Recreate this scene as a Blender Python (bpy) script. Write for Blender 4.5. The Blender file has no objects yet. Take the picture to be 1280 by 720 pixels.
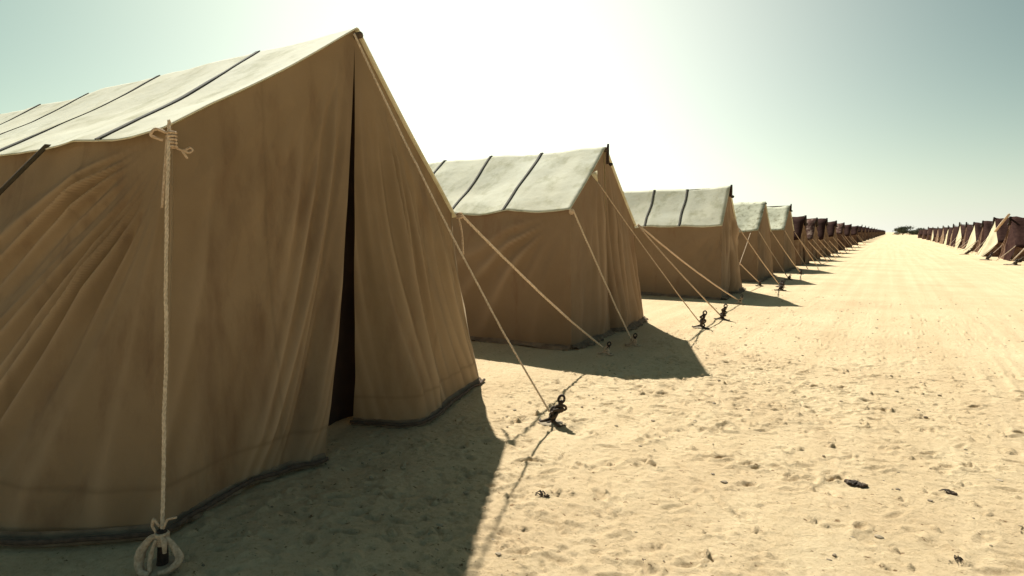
import bpy, bmesh, math, random
import numpy as np
from mathutils import Vector
random.seed(7); RS = np.random.RandomState(11)
SC = bpy.context.scene; COL = SC.collection
R = math.radians

# ---------------------------------------------------------------- noise
def _hash(ix, iy, seed):
    n = (ix.astype(np.int64)*374761393 + iy.astype(np.int64)*668265263 + seed*1442695041) & 0xffffffff
    n = ((n ^ (n >> 13))*1274126177) & 0xffffffff
    n = n ^ (n >> 16)
    return (n & 0xffff)/65535.0
def vnoise(x, y, seed=0):
    x = np.asarray(x, float); y = np.asarray(y, float)
    ix = np.floor(x); iy = np.floor(y); fx = x-ix; fy = y-iy
    fx = fx*fx*fx*(fx*(fx*6-15)+10); fy = fy*fy*fy*(fy*(fy*6-15)+10)
    a = _hash(ix, iy, seed); b = _hash(ix+1, iy, seed); c = _hash(ix, iy+1, seed); d = _hash(ix+1, iy+1, seed)
    return (a*(1-fx)+b*fx)*(1-fy) + (c*(1-fx)+d*fx)*fy - .5
def fbm(x, y, seed=0, o=4):
    s = 0; a = 1.
    for k in range(o):
        s = s + a*vnoise(x*2**k, y*2**k, seed+k*17); a *= .5
    return s

# ---------------------------------------------------------------- materials
def new_mat(name):
    m = bpy.data.materials.new(name); m.use_nodes = True
    nt = m.node_tree; nt.nodes.clear()
    out = nt.nodes.new('ShaderNodeOutputMaterial')
    return m, nt, out
def N(nt, t, **kw):
    n = nt.nodes.new(t)
    for k, v in kw.items():
        if k.startswith('i_'): n.inputs[int(k[2:]) if k[2:].isdigit() else k[2:].replace('_', ' ')].default_value = v
        else: setattr(n, k, v)
    return n
def ramp(nt, src, stops):
    r = N(nt, 'ShaderNodeValToRGB'); e = r.color_ramp.elements
    while len(e) < len(stops): e.new(.5)
    for el, (p, c) in zip(e, stops): el.position = p; el.color = (*c, 1)
    nt.links.new(src, r.inputs[0]); return r
def canvas(name, c0, c1, c2, transl=.15, scale=1., stain=None, rough=.85, weave=True, tcol=None, smin=.56):
    m, nt, out = new_mat(name); L = nt.links.new
    tc = N(nt, 'ShaderNodeTexCoord')
    n1 = N(nt, 'ShaderNodeTexNoise'); n1.inputs['Scale'].default_value = 1.3*scale; n1.inputs['Detail'].default_value = 6; n1.inputs['Roughness'].default_value = .62
    L(tc.outputs['Object'], n1.inputs['Vector'])
    r1 = ramp(nt, n1.outputs['Fac'], [(.3, c0), (.5, c1), (.72, c2)])
    col = r1.outputs[0]
    if stain:
        mp = N(nt, 'ShaderNodeMapping'); mp.inputs['Scale'].default_value = (1.6, 1.6, .5); L(tc.outputs['Object'], mp.inputs[0])
        n2 = N(nt, 'ShaderNodeTexNoise'); n2.inputs['Scale'].default_value = 1.7*scale; n2.inputs['Detail'].default_value = 8; n2.inputs['Roughness'].default_value = .7
        L(mp.outputs[0], n2.inputs['Vector'])
        mr = N(nt, 'ShaderNodeMapRange'); mr.inputs[1].default_value = smin; mr.inputs[2].default_value = smin+.18; L(n2.outputs['Fac'], mr.inputs[0])
        mx = N(nt, 'ShaderNodeMix', data_type='RGBA'); L(mr.outputs[0], mx.inputs[0]); L(col, mx.inputs[6]); mx.inputs[7].default_value = (*stain, 1)
        col = mx.outputs[2]
    for an, tg, k_ in (('crest_light', (min(c2[0]*1.55, .8), min(c2[1]*1.6, .8), min(c2[2]*1.7, .8)), .95), ('seam', tuple(x*.4 for x in c0), .6)):  # paler colour on fold crests imitates light on them; seams are dark stitching
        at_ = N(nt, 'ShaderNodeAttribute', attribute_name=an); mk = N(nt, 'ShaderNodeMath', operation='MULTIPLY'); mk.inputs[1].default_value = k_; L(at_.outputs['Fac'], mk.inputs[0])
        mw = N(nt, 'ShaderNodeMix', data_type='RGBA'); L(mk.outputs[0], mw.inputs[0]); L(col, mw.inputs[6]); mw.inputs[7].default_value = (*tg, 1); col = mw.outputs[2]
    bs = N(nt, 'ShaderNodeBsdfPrincipled'); bs.inputs['Roughness'].default_value = rough
    bs.inputs['Specular IOR Level'].default_value = .2 if weave else .03
    L(col, bs.inputs['Base Color'])
    n3 = N(nt, 'ShaderNodeTexNoise'); n3.inputs['Scale'].default_value = 9; n3.inputs['Detail'].default_value = 6; L(tc.outputs['Object'], n3.inputs['Vector'])
    b1 = N(nt, 'ShaderNodeBump'); b1.inputs['Strength'].default_value = .5; b1.inputs['Distance'].default_value = .012; L(n3.outputs['Fac'], b1.inputs['Height'])
    nrm = b1.outputs[0]
    if weave:
        n4 = N(nt, 'ShaderNodeTexNoise'); n4.inputs['Scale'].default_value = 260; n4.inputs['Detail'].default_value = 2; L(tc.outputs['Object'], n4.inputs['Vector'])
        b2 = N(nt, 'ShaderNodeBump'); b2.inputs['Strength'].default_value = .35; b2.inputs['Distance'].default_value = .002; L(n4.outputs['Fac'], b2.inputs['Height']); L(nrm, b2.inputs['Normal']); nrm = b2.outputs[0]
    L(nrm, bs.inputs['Normal'])
    if transl > 0:
        tr = N(nt, 'ShaderNodeBsdfTranslucent')
        if tcol: tr.inputs[0].default_value = (*tcol, 1)
        else: L(col, tr.inputs[0])
        L(nrm, tr.inputs['Normal'])
        mx = N(nt, 'ShaderNodeMixShader'); mx.inputs[0].default_value = transl; L(bs.outputs[0], mx.inputs[1]); L(tr.outputs[0], mx.inputs[2]); L(mx.outputs[0], out.inputs[0])
    else: L(bs.outputs[0], out.inputs[0])
    return m
def plain(name, c, rough=.8, c2=None, sc=20, metal=0, bump=.004):
    m, nt, out = new_mat(name); L = nt.links.new
    tc = N(nt, 'ShaderNodeTexCoord'); n1 = N(nt, 'ShaderNodeTexNoise'); n1.inputs['Scale'].default_value = sc; n1.inputs['Detail'].default_value = 5
    L(tc.outputs['Object'], n1.inputs['Vector'])
    c2 = c2 or tuple(x*.6 for x in c)
    r = ramp(nt, n1.outputs['Fac'], [(.35, c2), (.65, c)])
    bs = N(nt, 'ShaderNodeBsdfPrincipled'); bs.inputs['Roughness'].default_value = rough; bs.inputs['Metallic'].default_value = metal
    L(r.outputs[0], bs.inputs['Base Color'])
    b = N(nt, 'ShaderNodeBump'); b.inputs['Distance'].default_value = bump; L(n1.outputs['Fac'], b.inputs['Height']); L(b.outputs[0], bs.inputs['Normal'])
    L(bs.outputs[0], out.inputs[0]); return m

M = {}
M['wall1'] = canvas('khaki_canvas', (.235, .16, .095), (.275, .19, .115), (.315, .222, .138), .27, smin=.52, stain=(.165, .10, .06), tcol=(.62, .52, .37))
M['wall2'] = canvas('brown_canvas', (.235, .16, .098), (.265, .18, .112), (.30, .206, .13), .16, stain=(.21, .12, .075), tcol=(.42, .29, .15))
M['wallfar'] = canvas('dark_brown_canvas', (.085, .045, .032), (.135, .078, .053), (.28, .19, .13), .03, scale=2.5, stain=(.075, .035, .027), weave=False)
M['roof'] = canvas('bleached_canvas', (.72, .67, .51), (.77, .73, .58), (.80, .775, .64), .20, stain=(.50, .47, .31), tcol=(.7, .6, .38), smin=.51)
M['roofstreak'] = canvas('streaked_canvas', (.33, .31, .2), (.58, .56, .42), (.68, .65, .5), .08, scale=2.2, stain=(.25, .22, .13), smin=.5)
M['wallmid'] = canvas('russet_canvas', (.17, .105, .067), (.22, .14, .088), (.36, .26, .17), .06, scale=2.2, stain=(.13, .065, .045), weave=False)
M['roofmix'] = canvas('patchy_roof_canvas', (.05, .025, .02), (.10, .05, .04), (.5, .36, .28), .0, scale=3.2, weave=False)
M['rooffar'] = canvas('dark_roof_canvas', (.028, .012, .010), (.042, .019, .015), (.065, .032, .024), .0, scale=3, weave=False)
M['cream'] = canvas('cream_canvas', (.50, .43, .28), (.62, .54, .36), (.68, .6, .42), .1, weave=False)
M['strap'] = plain('dark_webbing', (.06, .048, .03), .9, sc=14)
M['strapdark'] = plain('dusty_sod_cloth', (.27, .18, .11), .9, (.16, .10, .06), sc=7, bump=.02)
M['rope'] = plain('hemp_rope', (.62, .47, .33), .9, (.42, .29, .19), 60, bump=.003)
M['ropelight'] = plain('pale_rope', (.72, .58, .43), .9, (.52, .40, .28), 60, bump=.003)
M['cord'] = plain('weathered_cord', (.12, .075, .05), .9, sc=30)
M['iron'] = plain('rusted_iron', (.05, .028, .018), .75, (.015, .01, .008), 40, .3)
M['wood'] = plain('weathered_wood', (.13, .085, .05), .85, (.05, .032, .02), 25)
M['stone'] = plain('sand_stone', (.42, .33, .22), .9, (.20, .15, .10), 6)
M['twig'] = plain('dry_twig', (.10, .065, .04), .9, (.03, .02, .012), 30)
M['inner'] = plain('slit_shade_cloth', (.035, .018, .012), .95, (.02, .01, .008), 5)  # near-black colour stands for the shade inside the tent
M['bark'] = plain('bark', (.09, .065, .045), .95, sc=8)
M['leaf'] = plain('leaves', (.075, .085, .04), .8, (.035, .04, .02), .6)

# ---------------------------------------------------------------- object helpers
class MB:
    def __init__(s): s.v = []; s.f = []; s.n = 0
    def add(s, V, Fc):
        V = np.asarray(V, float); s.v.append(V); s.f += [tuple(i+s.n for i in q) for q in Fc]; s.n += len(V); return s
    def grid(s, P):                         # P: (a,b,3)
        a, b, _ = P.shape
        idx = np.arange(a*b).reshape(a, b)
        q = np.stack([idx[:-1, :-1], idx[1:, :-1], idx[1:, 1:], idx[:-1, 1:]], -1).reshape(-1, 4)
        return s.add(P.reshape(-1, 3), q.tolist())
    def tube(s, path, r, k=8, caps=True):
        path = np.asarray(path, float); n = len(path)
        r = np.full(n, r) if np.isscalar(r) else np.asarray(r, float)
        T = np.gradient(path, axis=0); T /= np.linalg.norm(T, axis=1)[:, None]+1e-12
        u = np.cross(T[0], [0, 0, 1.]); 
        if np.linalg.norm(u) < .1: u = np.cross(T[0], [0, 1., 0])
        V = []
        for i in range(n):
            u = u-T[i]*np.dot(u, T[i]); u /= np.linalg.norm(u)+1e-12; w = np.cross(T[i], u)
            for j in range(k):
                a = 2*math.pi*j/k; V.append(path[i]+r[i]*(u*math.cos(a)+w*math.sin(a)))
        Fc = [(i*k+j, i*k+(j+1) % k, (i+1)*k+(j+1) % k, (i+1)*k+j) for i in range(n-1) for j in range(k)]
        if caps: Fc += [tuple(range(k))[::-1], tuple(range((n-1)*k, n*k))]
        return s.add(V, Fc)
    def ball(s, c, r, sub=1, sq=(1, 1, 1), jit=0):
        bm = bmesh.new(); bmesh.ops.create_icosphere(bm, subdivisions=sub, radius=1)
        V = np.array([v.co[:] for v in bm.verts]); Fc = [tuple(v.index for v in f.verts) for f in bm.faces]; bm.free()
        if jit: V = V*(1+jit*(RS.rand(len(V), 1)-.5))
        return s.add(V*np.array(sq)*r+np.array(c), Fc)
    def build(s, name, mat, parent=None, smooth=True, solid=0):
        me = bpy.data.meshes.new(name)
        V = np.concatenate(s.v) if s.v else np.zeros((0, 3))
        if parent is not None: V = V-np.array(parent.location)
        me.from_pydata(V.tolist(), [], s.f); me.update()
        if smooth: me.polygons.foreach_set('use_smooth', [True]*len(me.polygons))
        me.materials.append(mat)
        o = bpy.data.objects.new(name, me); COL.objects.link(o)
        if parent is not None: o.parent = parent
        if solid:
            md = o.modifiers.new('thickness', 'SOLIDIFY'); md.thickness = solid; md.offset = 0
        return o
def thing(name, label, cat, loc, group=None):
    o = bpy.data.objects.new(name, None); COL.objects.link(o); o.location = loc; o.empty_display_size = .2
    o['label'] = label; o['category'] = cat
    if group: o['group'] = group
    return o
def tag(o, label, cat, group=None, kind=None):
    o['label'] = label
    if cat: o['category'] = cat
    if group: o['group'] = group
    if kind: o['kind'] = kind
    return o
def lerp(a, b, t): return a+(b-a)*t
def poly_at(pl, s):
    pl = np.array(pl, float); d = np.r_[0, np.cumsum(np.linalg.norm(np.diff(pl, axis=0), axis=1))]; d /= d[-1]
    return np.stack([np.interp(s, d, pl[:, i]) for i in range(pl.shape[1])], -1)
def smooth_poly(pl, n=60, it=6):
    P = poly_at(pl, np.linspace(0, 1, n))
    for _ in range(it):
        P[1:-1] = .5*P[1:-1]+.25*(P[:-2]+P[2:])
    return P

# signed distance to a polyline, and position along it
def sdist(X, Y, pl):
    best = np.full(X.shape, 1e9); sg = np.zeros(X.shape); al = np.zeros(X.shape)
    pl = smooth_poly(pl, 24, 5); n = len(pl)-1
    for i in range(n):
        ax, ay = pl[i]; bx, by = pl[i+1]; dx, dy = bx-ax, by-ay; L2 = dx*dx+dy*dy+1e-12
        t = np.clip(((X-ax)*dx+(Y-ay)*dy)/L2, 0, 1)
        ex = X-ax-t*dx; ey = Y-ay-t*dy; d = np.hypot(ex, ey)
        m = d < best
        best = np.where(m, d, best); sg = np.where(m, np.sign(dx*ey-dy*ex), sg); al = np.where(m, (i+t)/n, al)
    return best*sg, al
CREST_LIGHT = [0.]  # mask of painted light, gathered along the fold crests
def set_crest_light(o, seam=None):
    w = np.broadcast_to(CREST_LIGHT[0], (len(o.data.vertices),) if np.isscalar(CREST_LIGHT[0]) else CREST_LIGHT[0].shape).reshape(-1)
    a = o.data.attributes.new('crest_light', 'FLOAT', 'POINT'); a.data.foreach_set('value', np.clip(w, 0, 1.2).astype(np.float32))
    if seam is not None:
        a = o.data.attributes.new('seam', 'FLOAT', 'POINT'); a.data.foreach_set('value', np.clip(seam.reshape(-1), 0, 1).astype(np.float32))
    CREST_LIGHT[0] = 0.; return o
def pleats(x, along, cs):
    # long cloth folds: crests at x = c, sharper on one side; 'along' (0 top .. 1 bottom) makes them open downwards
    h = np.zeros(x.shape)
    for i, (c, w, a) in enumerate(cs):
        xx = x-c-.35*w*np.sin(along*4+i*2.1); W = w*(.55+.9*along); d = xx/W
        d = np.where(d > 0, d, d*.6)
        st = np.clip((along-.12*abs(math.sin(i*3.7)))*3.5, 0, 1)*(.55+.45*np.sin(along*(2.2+.7*math.sin(i*5.1))+i))
        h += a*st*(1.15*np.exp(-np.abs(d)**1.5)-.65*np.exp(-((d-2.1)/1.3)**2))
        CREST_LIGHT[0] = CREST_LIGHT[0]+np.exp(-(d/.42)**2)*st*min(1, a/.04)*np.clip(.85+.9*vnoise(along*3.5, along*0+i*3.3, 6), .2, 1)
    return h*1.7
def crease(X, Y, pl, amp, w, w1=None, a0=.25, a1=1., side=1):
    d, al = sdist(X, Y, pl); d = d*side; w1 = w1 or w*1.8
    W = lerp(w, w1, al); A = amp*lerp(a0, a1, np.sin(np.clip(al*1.25, 0, 1)*math.pi/2))
    end = np.clip((1-al)*6, 0, 1)*np.clip(al*8, 0, 1)*.85+.15
    CREST_LIGHT[0] = CREST_LIGHT[0]+np.exp(-(d/(.6*W))**2)*end*min(1, .35+abs(amp)/.07)*np.clip(.35+1.3*vnoise(al*9, al*0+amp*900, 3), .15, 1)
    prof = 1.1*np.exp(-(d/W)**2)+.8*np.exp(-np.abs(d)/(.7*W)) - 1.0*np.exp(-((d-1.9*W)/(1.5*W))**2)
    return A*prof*end

# ---------------------------------------------------------------- ropes
def rope_path(a, b, sag=.03, n=40):
    t = np.linspace(0, 1, n)[:, None]; a = np.array(a, float); b = np.array(b, float)
    P = a+(b-a)*t; P[:, 2] -= sag*4*(t*(1-t))[:, 0]; return P
def rope_mesh(a, b, r=.009, sag=.03, twisted=False, path=None):
    mb = MB()
    L = np.linalg.norm(np.array(a)-np.array(b)) if path is None else 2
    if not twisted:
        P = rope_path(a, b, sag, 16); P = P + (RS.rand(16, 3)-.5)*.004
        return mb.tube(P, r, 6)
    n = int(L/.011)
    P = rope_path(a, b, sag, n)
    wob = np.stack([fbm(np.linspace(0, 5, n), np.zeros(n)+k, 3) for k in range(3)], -1)*.012
    P = P+wob*np.sin(np.linspace(0, math.pi, n))[:, None]
    T = P[-1]-P[0]; T /= np.linalg.norm(T); u = np.cross(T, [0, 1., .2]); u /= np.linalg.norm(u); w = np.cross(T, u)
    ph = np.linspace(0, L/(r*11)*2*math.pi, n)
    for k in range(3):
        a_ = ph+k*2*math.pi/3
        S = P+r*.52*(np.cos(a_)[:, None]*u+np.sin(a_)[:, None]*w)
        mb.tube(S, r*.56, 6)
    return mb
def loop_path(c, ru, rv, U, V, n=28, a0=0, a1=2*math.pi):
    a = np.linspace(a0, a1, n)[:, None]; return np.array(c)+ru*np.cos(a)*np.array(U)+rv*np.sin(a)*np.array(V)

# ---------------------------------------------------------------- the tent
def make_tent(p):
    sd = p['sd']; yle, yp, yre = p['yle'], p['yp'], p['yre']; zle, zp, zre = p['zle'], p['zp'], p['zre']
    D = p['depth']; sp = p.get('sp', 1.4); seed = p['seed']; res = p.get('res', .05)
    xt = p['xt']                                # (left, peak, right) x of the front top edge
    wm = M[p.get('wall', 'wall2')]; rm = M[p.get('roof', 'roof')]; far = p.get('far', False)
    root = thing('ridge_tent', p['label'], 'tent', (xt[1], yp, 0), p['group'])
    XF = lambda y: np.interp(y, [yle, yp, yre], xt)
    side_in = p.get('inset', .0)
    def roof(q, v, lift=0.):
        q = np.asarray(q, float); v = np.asarray(v, float)
        a = 1-np.abs(v); ye = np.where(v < 0, yle, yre); ze = np.where(v < 0, zle, zre)
        y = ye+(yp-ye)*a; z = ze+(zp-ze)*a
        ac = np.clip(a, 0, 1)
        z = z-p.get('csag', .035)*np.sin(math.pi*ac)
        sc = np.abs(np.sin(math.pi*(q-p.get('q0', 0))/sp))
        z = z-p.get('scal', .02)*sc*(.35+.65*np.sin(math.pi*ac))*np.clip(q/.5, 0, 1)
        z = z+fbm(q*1.1+seed, v*1.6, seed+3, 3)*p.get('rn', .03)*np.clip(q/.3, .1, 1)
        z = z-p.get('eave_sag', .03)*sc*np.clip(1-a*6, 0, 1)
        z = z-p.get('ridge_sag', .03)*np.sin(math.pi*np.clip(q/D, 0, 1))
        nz = lift
        x = np.interp(y, [yle, yp, yre], xt)-sd*q
        sl = np.where(v < 0, (zp-zle)/(yp-yle), (zp-zre)/(yre-yp)); nn = np.sqrt(1+sl**2)
        y = y+nz*np.where(v < 0, -sl, sl)/nn; z = z+nz/nn
        return np.stack([x, y, z], -1)
    # roof
    nq = max(6, int(D/(res*1.6))); nv = max(8, int(3.6/(res*1.6)))
    q = np.linspace(-.02, D+.03, nq)[:, None]*np.ones((1, nv)); v = np.linspace(-1.035, 1.035, nv)[None]*np.ones((nq, 1))
    ro = MB().grid(roof(q, v)).build('roof', rm, root, solid=.008)
    # dark webbing straps running over the roof
    if not far:
        for qs in p['straps']:
            for s0, s1 in ((-1.03, -.005), (.005, 1.03)):
                vv = np.linspace(s0, s1, 30); w = p.get('strap_w', .05)
                P = np.stack([roof(np.full(30, qs+dx)+.012*np.sin(vv*9+qs)-p.get('slant', 0)*np.abs(vv), vv, lf) for dx, lf in ((-w/2, .004), (-w/2, .012), (w/2, .012), (w/2, .004))], 1)
                MB().grid(P).build('roof_strap', M['strap'], root)
    # stitched seams: one above the hem and one between the cloth widths
    def seam_of(H_, Z_):
        if not p.get('seams'): return None
        zz = .24+.03*vnoise(H_*2, H_*0, 14)
        s_ = np.exp(-((Z_-zz)/.012)**2)*.7
        for c_ in p['seams']: s_ = s_+np.exp(-((H_-c_-.03*vnoise(Z_*2, Z_*0+c_, 15))/.011)**2)*.5
        return s_
    # side walls
    def side(sgn):
        base = smooth_poly(p['side_base_l' if sgn < 0 else 'side_base_r'], 80, 10)
        n = max(8, int(D/res)) if sgn < 0 else max(8, int(D/(res*3))); m = max(6, int(2/res)) if sgn < 0 else 8
        S, Tt = np.meshgrid(np.linspace(0, 1, n)**1.7, np.linspace(0, 1, m), indexing='ij')
        qq = S*D
        Tp = roof(qq, np.full_like(S, sgn*(1.0-.004)), -.012)
        B = poly_at(base, S)
        fl = (1-Tt)**p.get('flare_pow', 1.5)
        X = Tp[..., 0]+(B[..., 0]-Tp[..., 0])*fl; Y = Tp[..., 1]+(B[..., 1]-Tp[..., 1])*fl; Z = Tp[..., 2]*Tt
        dx = XF(yle if sgn < 0 else yre)-X; r = np.hypot(dx, Tp[..., 2]-Z)+.05
        ang = np.arctan2(Tp[..., 2]-Z, np.abs(dx)+.02)
        h = fbm(ang*p.get('fan', 5)+seed, r*.2, seed+5, 2)*p.get('fold', .05)*np.clip(r/.8, .0, 1)*np.clip(2.4-r*.4, .25, 1)
        h += fbm(X*1.7, Z*1.2+seed, seed+8, 4)*p.get('bil', .05)*np.clip(4*Tt*(1-Tt)+.25*(1-Tt), 0, 1)
        h += .03*np.sin(X*2.2+seed)*(1-Tt)
        if sgn < 0:
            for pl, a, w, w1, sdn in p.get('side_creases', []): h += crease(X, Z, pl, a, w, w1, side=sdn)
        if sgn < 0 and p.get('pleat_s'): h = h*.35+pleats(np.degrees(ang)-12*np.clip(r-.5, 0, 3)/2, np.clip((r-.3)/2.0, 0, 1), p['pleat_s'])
        h *= np.clip((1-Tt)*9, 0, 1)*np.clip(S*D/.10, .15, 1)*np.clip(Tt*9, .3, 1)
        Y = Y+sgn*h
        Z = Z*(1)+0
        return set_crest_light(MB().grid(np.stack([X, Y, Z], -1)).build('side_wall', wm, root), seam_of(X, Z))
    side(-1); side(1)
    # gable front, two door panels meeting at the pole
    g1, g2 = p.get('slit_top', (.006, .004))
    def panel(y0, y1, base, creases, name='door_panel', sside=0, mat=None, fpow=1.3, xo=0.):
        base = smooth_poly(base, 80, 4)
        n = max(8, int(abs(y1-y0)*1.3/res)); m = max(8, int(zp/res))
        S, Tt = np.meshgrid(np.linspace(0, 1, n), np.linspace(0, 1, m), indexing='ij')
        yy = y0+(y1-y0)*S
        v = np.where(yy < yp, -(yp-yy)/(yp-yle), (yy-yp)/(yre-yp))
        Tp = roof(np.zeros_like(v)+.012, v, -.012); B = poly_at(base, S)
        fl = (1-Tt)**fpow
        X = Tp[..., 0]+(B[..., 0]-Tp[..., 0])*fl; Y = Tp[..., 1]+(B[..., 1]-Tp[..., 1])*fl; Z = Tp[..., 2]*Tt
        dy = Y-yp; dz = (zp+.12)-Z; r = np.hypot(dy, dz); ang = np.arctan2(dy, dz)
        h = fbm(ang*p.get('gfan', 9)+seed, r*.16, seed+11, 2)*p.get('gfold', .07)*np.clip((r-.2)/1.2, 0, 1.3)
        h += fbm(Y*1.5, Z*.7, seed+12, 3)*.03*np.clip((1-Tt)*1.5, .1, 1)
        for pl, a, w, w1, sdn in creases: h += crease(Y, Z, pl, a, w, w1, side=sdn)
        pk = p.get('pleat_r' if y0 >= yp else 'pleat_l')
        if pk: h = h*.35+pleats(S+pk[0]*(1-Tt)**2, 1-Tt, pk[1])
        edge = np.clip(S*8, 0, 1)*np.clip((1-S)*8, 0, 1)
        h *= np.clip((1-Tt)*7, 0, 1)*(.25+.75*edge)*(np.clip(Tt*9, .3, 1) if pk else 1)
        X = X+sd*(h+xo*(1-Tt*.5))
        return set_crest_light(MB().grid(np.stack([X, Y, Z], -1)).build(name, mat or wm, root), seam_of(Y, Z))
    ga_, gb_ = p.get('gable') or (None, None); ga_ = M[ga_] if ga_ else wm; gb_ = M[gb_] if gb_ else wm
    panel(yle+.004, yp-g1, p['base_l'], p.get('cre_l', []), mat=ga_)
    panel(yp+g2, yre-.004, p['base_r'], p.get('cre_r', []), mat=gb_)
    # dark sheet added behind the slit, standing in for the unlit interior
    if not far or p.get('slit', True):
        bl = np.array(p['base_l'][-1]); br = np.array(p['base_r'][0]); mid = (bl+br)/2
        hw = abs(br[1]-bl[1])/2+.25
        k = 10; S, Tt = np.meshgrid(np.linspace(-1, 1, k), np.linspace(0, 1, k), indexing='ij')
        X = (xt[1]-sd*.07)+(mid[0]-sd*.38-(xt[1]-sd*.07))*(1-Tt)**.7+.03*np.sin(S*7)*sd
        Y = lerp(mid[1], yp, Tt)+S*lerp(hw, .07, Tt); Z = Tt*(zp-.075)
        MB().grid(np.stack([X, Y, Z], -1)).build('slit_shade_sheet', M['inner'], root)
    # back wall
    yb = np.linspace(yle, yre, 14); v = np.where(yb < yp, -(yp-yb)/(yp-yle), (yb-yp)/(yre-yp))
    Tp = roof(np.full(14, D-.01), v, -.012)
    P = np.stack([np.stack([Tp[:, 0]-sd*.15*(1-t), Tp[:, 1]+(Tp[:, 1]-yp)*.2*(1-t), Tp[:, 2]*t], -1) for t in np.linspace(0, 1, 8)], 1)
    MB().grid(P).build('back_wall', wm, root)
    # ridge pole
    z0 = zp-(.06 if not far else .22)
    a = (xt[1]+sd*.05, yp, z0); b = (xt[1]-sd*D, yp, z0)
    MB().tube(rope_path(a, b, p.get('ridge_sag', .03), 10), .026, 8).build('ridge_pole', M['wood'], root)
    if p.get('nub'):
        MB().tube([(xt[1]+sd*.04, yp+.02, z0-.2), (xt[1]+sd*.04, yp+.01, z0), (xt[1]+sd*.05, yp, zp+.03)], np.array([.03, .03, .02])*p['nub'], 8).ball((xt[1]+sd*.06, yp+.09, z0-.20), .04*p['nub'], 2, (1, 1, .8), .3).build('pole_knob', M['iron'], root)
    # hem lying on the ground
    if not far:
        for base, sg in ((p['base_l'], 0), (p['base_r'], 0), (p['side_base_l'], 1)):
            B = smooth_poly(base, 120, 4); n = len(B)
            th = np.linspace(0, 1, n)
            nrm = np.gradient(B, axis=0); nrm = np.stack([nrm[:, 1], -nrm[:, 0]], -1); nrm /= np.linalg.norm(nrm, axis=1)[:, None]
            if np.dot(nrm.mean(0), (sd, 0) if not sg else (0, -1)) < 0: nrm = -nrm
            prof = [(-.02, .06), (.02, .05), (.05, .03), (.08, .028), (.11, .022), (.14, .012), (.17, .0)]
            P = []
            for o_, z_ in prof:
                w = o_*p.get('sodw', .6)*(1+.9*fbm(th*9, np.zeros(n)+o_*3, seed+21)); zz = z_+.05*np.abs(fbm(th*34, np.zeros(n)+o_*16, seed+22, 3))*(1 if o_ > 0 else 0)*p.get('crump', 1)
                P.append(np.c_[B+nrm*w[:, None], np.maximum(zz, -.01)])
            MB().grid(np.stack(P, 1)).build('sod_cloth', M['strapdark'], root)
            if p.get('hem'):
                H = np.c_[B+nrm*.05, .035+.012*fbm(th*14, th*0, 5)]
                H[:, :2] += nrm*(.03*fbm(th*7, th*0, 9))[:, None]
                MB().tube(H, .014, 8).build('hem_cord', M['cord'], root)
    # guy ropes
    for a, b, r, sag, tw in p['ropes']:
        g = rope_mesh(a, b, r, sag, tw).build('guy_rope', M['ropelight'] if tw else M['rope'], root)
    for fn in p.get('extra', []): fn(root, roof)
    return root

SX, SY = -2.90, 1.50
# ---------------------------------------------------------------- first tent
A1 = dict(side_creases=None)
C1S = [([(-3.41, 2.05), (-3.8, 1.85), (-4.33, 1.6), (-5.5, 1.17), (-7, .7)], .075, .05, .16, 1),
       ([(-3.42, 2.0), (-4.28, 1.2), (-5.0, .92), (-5.59, .71)], .085, .05, .16, 1),
       ([(-3.42, 1.98), (-3.77, 1.42), (-4.03, 1.10), (-4.2, .65), (-4.45, .15)], .10, .045, .11, -1),
       ([(-3.42, 2.04), (-3.95, 1.35), (-4.5, .75), (-5.2, .2)], .06, .035, .09, 1),
       ([(-3.38, 1.9), (-3.6, 1.2), (-3.72, .6), (-3.8, .05)], .03, .03, .08, -1),
       ([(-3.6, 1.75), (-3.75, 1.2), (-3.98, .7), (-4.1, .35)], .035, .025, .04, 1)]
C1S = [(a, b*1.0, c, d, e) for a, b, c, d, e in C1S]
C1L = [([(3.36, 2.62), (3.15, 2.07), (2.94, 1.29), (2.79, .85), (2.45, .45), (1.9, .1)], .06, .025, .06, -1),
       ([(3.40, 2.63), (3.22, 1.95), (3.09, 1.37), (2.89, .81), (2.63, .35), (2.15, .07)], .05, .02, .05, -1),
       ([(3.28, 2.54), (2.9, 1.93), (2.54, 1.13), (2.3, .5)], .035, .09, .2, 1),
       ([(3.1, 2.5), (2.6, 1.9), (2.2, 1.3)], .03, .09, .2, 1),
       ([(2.0, 2.1), (2.05, 1.5), (2.0, .7)], .03, .05, .1, -1),
       ([(3.1, .9), (2.95, .4), (2.8, .15)], .035, .02, .04, 1)]
C1R = [([(3.44, 2.6), (3.47, 1.54), (3.58, .64), (3.72, .24), (3.9, .03)], .07, .02, .05, 1),
       ([(3.53, 2.65), (3.68, 1.79), (3.9, .85), (4.1, .26), (4.37, .02)], .08, .022, .055, 1),
       ([(3.61, 2.4), (3.86, 1.33), (4.0, .91), (4.21, .38), (4.6, .12)], .07, .022, .05, 1),
       ([(3.9, 2.2), (4.15, 1.3), (4.3, .7), (4.6, .35)], .045, .03, .06, 1),
       ([(4.62, 1.7), (4.72, 1.3), (4.86, .5), (4.96, .1)], .05, .03, .05, -1),
       ([(4.3, 1.9), (4.5, 1.1), (4.52, .6), (4.4, .35)], .03, .03, .06, -1),
       ([(3.52, 2.2), (3.58, 1.4), (3.68, .9)], .03, .02, .03, 1)]
C1L = [(a, b*1.35, c, d, e) for a, b, c, d, e in C1L]; C1R = [(a, b*1.25, c, d, e) for a, b, c, d, e in C1R]
_r = np.random.RandomState(42)
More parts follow.
